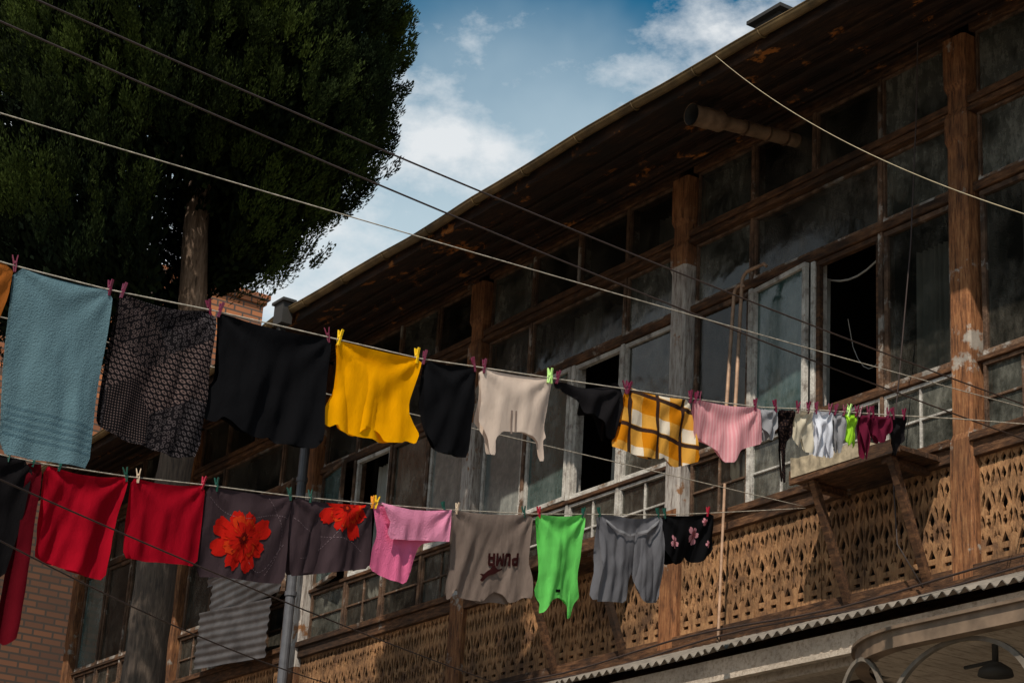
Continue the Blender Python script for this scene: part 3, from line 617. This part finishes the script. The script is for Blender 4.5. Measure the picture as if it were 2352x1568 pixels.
smalls=[(4.72,4.86,.20,'grey',brief,"small grey underpants"),(4.87,5.01,.44,'lace',[(0,0),(1,0),(.9,.35),(.7,.45),(.75,1.0),(.5,1.02),(.4,.5),(.1,.35)],"dark lace garment with dangling straps"),
(5.01,5.16,.27,'cream2',[(0,0),(1,0),(1.05,.5),(1.1,1.0),(.7,.95),(.5,.6),(.3,.9),(-.1,.7),(0,.4)],"off-white underpants"),(5.17,5.34,.30,'white',[(0,0),(1,0),(.95,.45),(1.05,.95),(.7,1.0),(.55,.6),(.4,1.0),(.0,.95),(.08,.45)],"white underpants"),
(5.34,5.45,.26,'grey',brief,"grey underpants"),(5.46,5.57,.24,'lime',[(0,0),(1,0),(.9,.45),(1.05,.8),(.75,.95),(.5,.75),(.3,.9),(-.05,.75),(.1,.4)],"lime green underpants"),
(5.58,5.68,.30,'wine',[(0,0),(1,0),(.9,.6),(.6,1.0),(.3,.9),(.1,.5)],"dark wine red socks"),(5.69,5.87,.18,'wine',brief,"dark wine red underpants"),(5.88,6.02,.25,'black2',brief,"small black underpants")]
for i,(a,b_,h,mt,ol,lb) in enumerate(smalls): G('underpants',L1,a,b_,h,ol,mt,20+i,lb+" pegged on the line","underwear",amp=.03,step=.012)
# lower line
def flower(cx,cz,r,pet,seed,ph=0,sh=.5,sx=1.0,rag=0.):
    rnd=random.Random(seed); am=[rnd.uniform(.78,1.12) for _ in range(pet)]; out=[]
    for k in range(pet*12):
        th=2*math.pi*k/(pet*12); j=int((th)/(2*math.pi/pet))%pet; ph_=(th/(2*math.pi/pet))%1
        rr=r*am[j]*(sh+(1-sh)*math.sin(math.pi*ph_)**.5*(1-.16*math.exp(-((ph_-.5)/.08)**2)))*(1+rag*rnd.uniform(-1,1)); out.append((cx+sx*rr*math.cos(th+ph),cz+rr*math.sin(th+ph)))
    return out
def bigflower(cx,cz,r,s,sx=1.):
    D=[(flower(cx,cz,r,8,s,0,.62,sx,.06),1,0.),(flower(cx,cz,r*.66,7,s+4,.3,.7,sx,.07),2,.0015),(flower(cx,cz,r*.58,7,s+5,.36,.68,sx,.08),1,.0025)]
    for k in range(40):
        a=2*math.pi*k/40+.07; ra=r*(.12+.5*((k*7)%5)/5); rb=ra+r*(.12+.22*((k*5)%7)/7); w=.0012+.0012*(k%3)
        x0,z0=cx+sx*ra*math.cos(a),cz+ra*math.sin(a); x1,z1=cx+sx*rb*math.cos(a+.05),cz+rb*math.sin(a+.05); n=Vector((-math.sin(a),math.cos(a)))*w
        xm,zm=(x0+x1)/2,(z0+z1)/2
        D.append((([(x0,z0),(xm-n.x,zm-n.y),(x1,z1),(xm+n.x,zm+n.y)],[(0,1,2,3)]),2 if k%2 else 3,.004))
    D.append((flower(cx,cz,r*.17,11,s+2,0,.6,sx,.1),3,.0045)); D.append((flower(cx,cz,r*.06,7,s+3,0,.7,sx),2,.006)); return D
def dashes(fn,n):
    D=[]
    for i in range(n):
        a=Vector(fn(i/n)); b=Vector(fn((i+.6)/n)); d=(b-a); 
        if d.length<1e-4: continue
        nn=Vector((-d.y,d.x)).normalized()*.0014; D.append((([tuple(a-nn),tuple(b-nn),tuple(b+nn),tuple(a+nn)],[(0,1,2,3)]),4,.0))
    return D
def clipd(D,W,h): return [d for d in D if (not isinstance(d[0],tuple)) or all(0<x<W and 0.005<z<h*.97 for x,z in d[0][0])]
G('blouse',L2,-.5,.2,.62,[(0,0),(.5,0),(1,0),(.98,.5),(.9,1.0),(.5,.98),(0,1)],'black2',40,"plain dark blouse pegged at the line end","blouse")
G('scarf',L2,.12,.26,.92,[(.3,0),(1,0),(.95,.4),(.9,.95),(.5,1.0),(.25,.98),(.4,.4)],'dred',41,"long narrow dark red scarf","scarf",amp=.02)
G('pillowcase',L2,.27,.80,.54,[(0,0),(.33,.03),(.66,.03),(1,0),(.95,.3),(.90,.65),(.86,1.03),(.6,1.0),(.3,.93),(.08,.86),(.06,.5)],'red',42,"deep red pillowcase pegged at two corners","pillowcase",amp=.035)
G('pillowcase',L2,.82,1.32,.44,[(0,0),(.33,.02),(.66,.02),(1,0),(1.01,.5),(1.02,1.02),(.6,1.0),(.3,1.0),(.08,.98),(.04,.5)],'red',43,"deep red pillowcase hanging straight","pillowcase",amp=.02)
W=.62;h=.50
D=bigflower(.27,.27,.21,3)+dashes(lambda u:(.02+.58*u,.06+.12*u+.05*math.sin(u*5)),34)+dashes(lambda u:(.45+.12*math.sin(u*3),.02+.45*u),26)+dashes(lambda u:(.3+.3*u,.35+.1*math.sin(u*4)),16)
G('pillowcase',L2,1.34,1.96,h,rect,'plum',44,"plum grey pillowcase with large red orange flower","pillowcase",amp=.018,decals=clipd(D,W,h),mats=('scar','org','dk','stitch'))
W=.64;h=.44
fl=[]
for poly,mi,off in bigflower(.42,.03,.19,8,1.1):
    if isinstance(poly,tuple):
        if all(z>.012 for _,z in poly[0]): fl.append((poly,mi,off))
    else: fl.append(([(x,max(z,.006+off)) for x,z in poly],mi,off))
def cl0(D):
    out=[]
    for poly,mi,off in D:
        if isinstance(poly,tuple): out.append((poly,mi,off)); continue
        q=[]; 
        for p in poly:
            if not q or (Vector(p)-Vector(q[-1])).length>.002: q.append(p)
        out.append((q,mi,off))
    return out
D=cl0(fl)+dashes(lambda u:(.03+.55*u,.12+.18*u+.03*math.sin(u*6)),30)+dashes(lambda u:(.1+.3*u,.35-.25*u*u),20)
G('pillowcase',L2,1.97,2.61,h,[(0,0),(.33,.02),(.66,.02),(1,0),(1.03,.4),(1.02,.88),(.6,.95),(.3,1.0),(.04,1.04),(.02,.5)],'plum',45,"plum grey pillowcase with cropped red flower at top","pillowcase",amp=.03,decals=clipd(D,W,h),mats=('scar','org','dk','stitch'))
G('towel',L2,2.60,3.27,.46,[(0,-.04),(.5,.02),(1,0),(1.0,.2),(.98,.42),(.82,.44),(.66,.48),(.58,.78),(.5,1.03),(.3,.98),(.02,.85),(.03,.6),(.1,.4),(.03,.1)],'pinkt',46,"pink terry towel folded unevenly over the line","towel",amp=.02,back=False,
  decals=[([(.05,-.012),(.3,.01),(.5,.012),(.665,.005),(.665,.1),(.655,.205),(.4,.2),(.15,.205),(.12,.17),(.14,.1)],1,.025)],mats=('pinkt2',))
# upside-down block lettering and leaping cat
LET=[[[(0,0),(.30,0),(.30,1),(0,1)],[(.30,.75),(.66,.75),(.72,1),(.30,1)],[(.30,.34),(.72,.34),(.66,.58),(.30,.58)],[(.66,.58),(.72,.34),(.96,.46),(.96,.89),(.72,1),(.66,.75)]],
 [[(0,.12),(.30,.27),(.30,1),(0,1)],[(0,.12),(.12,0),(.82,0),(.94,.12),(.64,.27),(.30,.27)],[(.64,.27),(.94,.12),(.94,1),(.64,1)]],
 [[(0,0),(.28,0),(.28,1),(0,1)],[(.28,1),(.28,.52),(.57,.15),(.57,.60)],[(.57,.60),(.57,.15),(.86,.52),(.86,1)],[(.86,0),(1.14,0),(1.14,1),(.86,1)]],
 [[(0,0),(.30,0),(.30,.75),(.20,1),(0,.85)],[(.20,1),(.30,.75),(.64,.75),(.74,1)],[(.30,.26),(.64,.26),(.64,.49),(.30,.49)],[(.64,0),(.94,0),(.94,.85),(.74,1),(.64,.75)]]]
LW=[.96,.94,1.14,.94]; tot=sum(LW)+.13*3; xx=0; txt=[]
for L_,lw in zip(LET,LW):
    for p in L_: txt.append(([(.655-(xx+x)/tot*.275,.258+z*.085) for x,z in p],1,.002))
    xx+=lw+.13
cat=[(0,.30),(.10,.38),(.22,.44),(.30,.50),(.38,.56),(.50,.60),(.62,.64),(.72,.74),(.80,.85),(.88,.95),(.93,1.02),(.96,.94),(1.02,.90),(.98,.82),(.93,.78),(.92,.70),(.98,.62),(1.04,.56),(.95,.53),(.86,.57),(.80,.50),(.70,.38),(.60,.30),(.54,.20),(.48,.14),(.54,.04),(.42,-.02),(.36,.10),(.32,.18),(.28,.26),(.22,.30),(.12,.28),(.02,.22)]
catd=[(.510-x*.19,.330+z*.115) for x,z in cat]
G('t_shirt',L2,3.29,4.07,.57,[(0,0),(.5,.01),(1,0),(.98,.3),(.97,.55),(1.02,.75),(1.03,.97),(.92,.96),(.86,1.0),(.76,1.02),(.68,.92),(.6,.89),(.52,.93),(.46,1.0),(.3,.98),(.16,.95),(.12,.85),(.06,.97),(.02,.98),(.0,.85),(.04,.65),(.03,.3)],'taupe',47,"taupe t-shirt upside down with dark lettering and leaping cat","t-shirt",amp=.020,decals=txt+[(catd,1,.004)],mats=('brownp',),
  bo=[(0,0),(.5,.01),(1,0),(.98,.3),(.97,.55),(1.02,.75),(1.02,.95),(.86,.99),(.76,1.03),(.6,1.0),(.46,1.02),(.3,.97),(.12,.83),(.02,.95),(.04,.65),(.03,.3)])
G('camisole',L2,4.10,4.61,.70,[(0,0),(.5,.01),(1,0),(.95,.3),(.90,.6),(.93,.72),(.97,.80),(.88,.86),(.84,.98),(.77,1.0),(.75,.9),(.66,.82),(.5,.79),(.36,.82),(.27,.92),(.19,.93),(.2,.84),(.06,.75),(.12,.6),(.08,.3)],'green',48,"neon green camisole hung upside down by its hem","camisole",amp=.03,decals=[([(.22,.50),(.27,.50),(.27,.52),(.22,.52)],1,.001)],mats=('black',))
G('shorts',L2,4.73,5.47,.62,[(.02,0),(.3,.0),(.5,.03),(.75,.03),(.98,0),(1.02,.3),(1.03,.6),(1.0,1.0),(.85,1.0),(.72,.98),(.62,.8),(.55,.62),(.48,.8),(.42,.99),(.25,.97),(.03,.95),(.06,.6),(.02,.3)],'grey2',49,"grey jersey shorts with drawstring waist","shorts",amp=.04,
  decals=[([(.08,.03),(.2,.09),(.36,.13),(.36,.145),(.2,.11),(.07,.05)],1,.012),([(.36,.13),(.55,.10),(.68,.03),(.69,.05),(.55,.12),(.36,.145)],1,.012)],mats=('grey',))
D=[]
for cx,cz,r,s in((.12,.20,.06,1),(.38,.15,.075,2),(.5,.06,.04,4),(.54,.23,.03,5)):
    D+=[(flower(cx,cz,r,5,s,s,.25),1,0.),(flower(cx,cz,r*.5,5,s+9,s,.3),2,.0015)]
G('shorts',L2,5.48,6.10,.36,[(0,0),(.5,.01),(1,0),(1.02,.4),(1.0,.8),(.75,1.0),(.6,.98),(.5,.86),(.38,.98),(.2,1.02),(.03,.75),(0,.4)],'black',50,"small black shorts with pink flower print","shorts",amp=.03,decals=D,mats=('pkfl','pkfl2'))
# ---------------------------------------------------------------- pegs
def pegmat(n,c): return simple(n,c,.35,0,.1)
PM={'w':pegmat("wine_plastic",(.13,.006,.03)),'y':pegmat("yellow_plastic",(.85,.5,.0)),'l':pegmat("lime_plastic",(.5,.8,.25)),'g':pegmat("dark_green_plastic",(.008,.07,.05)),'c':pegmat("wooden_peg",(.55,.42,.3)),'r':pegmat("red_plastic",(.35,.01,.03)),'o':pegmat("orange_plastic",(.8,.3,.02))}
names={'w':"wine red",'y':"yellow",'l':"lime green",'g':"dark green",'c':"pale wooden",'r':"red",'o':"orange"}
b=MB()
for s in(-1,1):
    prof=[(-.028,.003,.005),(-.012,.004,.006),(.0,.006,.006),(.012,.005,.006),(.03,.008,.006),(.044,.011,.005),(.048,.0115,.004)]
    v=[];f=[]
    for z,o_,th in prof:
        for i,j in((-1,-1),(1,-1),(1,1),(-1,1)): v.append((i*(.0055+.001*(z>0.02)),s*o_+j*th*.5,z))
    for k in range(len(prof)-1):
        for i in range(4): f.append((4*k+i,4*k+(i+1)%4,4*k+4+(i+1)%4,4*k+4+i))
    f+= [(0,3,2,1),tuple(range(len(v)-4,len(v)))]
    b.add(v,f)
b.tube([(-.008,0,.015),(.008,0,.015)],.006,8)
pegme=b.obj("clothes_peg",PM['w']); base=pegme.data; bpy.data.objects.remove(pegme)
pd={k:(lambda m_:(m_.materials.clear(),m_.materials.append(PM[k]),m_)[2])(base.copy()) for k in PM}
def peg(Ln,s,k):
    o=bpy.data.objects.new("clothes_peg",pd[k]); col.objects.link(o); y=Vector((0,0,1)).cross(Ln.h)
    m=Matrix((Ln.h,y,Vector((0,0,1)))).transposed().to_4x4(); m.translation=Ln.P(s)
    o.matrix_world=m@Matrix.Rotation(random.uniform(-.3,.3),4,'Y')@Matrix.Rotation(random.choice([0,0,1])*1.0+random.uniform(-.4,.4),4,'Z')@Matrix.Scale(1.08 if k in 'yl' else 1.0,4)
    tag(o,names[k]+" clothes peg clipped on the clothesline","clothes peg","clothes pegs on the lines")
for s,k in [(.07,'w'),(.53,'w'),(.595,'w'),(1.045,'w'),(1.10,'w'),(1.71,'w'),(1.775,'y'),(2.245,'y'),(2.29,'w'),(2.61,'w'),(2.675,'w'),(3.11,'l'),(3.125,'l'),(3.17,'w'),(3.66,'w'),(3.68,'w'),(4.15,'w'),(4.19,'w'),(4.22,'w'),(4.67,'w'),(4.84,'w'),(5.03,'w'),(5.12,'w'),(5.19,'w'),(5.31,'w'),(5.36,'w'),(5.44,'w'),(5.48,'l'),(5.55,'w'),(5.58,'w'),(5.66,'w'),(5.7,'w'),(5.84,'w'),(5.89,'w'),(5.99,'w')]: peg(L1,s,k)
for s,k in [(.05,'g'),(.20,'g'),(.36,'g'),(.78,'g'),(.86,'c'),(1.3,'r'),(1.40,'g'),(1.94,'g'),(2.1,'g'),(2.6,'o'),(2.63,'y'),(3.22,'g'),(3.34,'c'),(3.98,'g'),(4.13,'r'),(4.58,'g'),(4.76,'g'),(5.42,'g'),(5.5,'g'),(6.02,'r')]: peg(L2,s,k)
# ---------------------------------------------------------------- light
el=math.radians(52); sd=Vector((.6,-.8,0)).normalized()*math.cos(el)+Vector((0,0,math.sin(el)))
sl=bpy.data.lights.new("sun",'SUN'); sl.energy=5.0; sl.angle=math.radians(.5); sl.color=(1,.91,.78); so=bpy.data.objects.new("sun",sl); col.objects.link(so); so.rotation_euler=sd.to_track_quat('Z','Y').to_euler()
w=bpy.data.worlds.new("World"); scn.world=w; w.use_nodes=True; t=NT(w.node_tree); bg=[n for n in w.node_tree.nodes if n.type=='BACKGROUND'][0]; wo=[n for n in w.node_tree.nodes if n.type=='OUTPUT_WORLD'][0]
sk=t.n('ShaderNodeTexSky',sky_type='NISHITA'); sk.sun_disc=False; sk.sun_elevation=el; sk.sun_rotation=math.atan2(.6,-.8); sk.air_density=1.2; sk.dust_density=.6; sk.ozone_density=2.0
t.set(bg.inputs[0],t.mix(1.0,sk.outputs[0],(.20,.93,1.06),'MULTIPLY')); bg.inputs[1].default_value=.075
vec=t.n('ShaderNodeTexCoord').outputs['Generated']
sp=t.n('ShaderNodeSeparateXYZ'); t.set(sp.inputs[0],vec)
hz=t.n('ShaderNodeBackground'); hz.inputs[0].default_value=(.62,.78,.87,1); hz.inputs[1].default_value=.82
nh=t.noise(5,5,vec); hf=t.ramp(t.m('ADD',sp.outputs[2],t.m('MULTIPLY',t.m('SUBTRACT',nh,.5),.14)),[(.39,.95),(.44,.68),(.515,.0)])
m1=t.n('ShaderNodeMixShader'); t.set(m1.inputs[0],hf); t.t.links.new(bg.outputs[0],m1.inputs[1]); t.t.links.new(hz.outputs[0],m1.inputs[2])
n1=t.noise(15,10,vec,.62,(1,1,1.7)); n2=t.noise(5,4,vec)
low=t.ramp(sp.outputs[2],[(.38,1.0),(.45,.8),(.51,.0)])
f=t.ramp(t.m('ADD',t.m('ADD',t.m('MULTIPLY',n1,.6),t.m('MULTIPLY',n2,.4)),t.m('MULTIPLY',low,.13)),[(.53,0.0),(.67,.92)])
b2=t.n('ShaderNodeBackground'); b2.inputs[0].default_value=(.90,.93,.95,1); b2.inputs[1].default_value=.90
mx=t.n('ShaderNodeMixShader'); t.set(mx.inputs[0],f); t.t.links.new(m1.outputs[0],mx.inputs[1]); t.t.links.new(b2.outputs[0],mx.inputs[2]); t.t.links.new(mx.outputs[0],wo.inputs[0])
print("faces",nf,len(lobes))
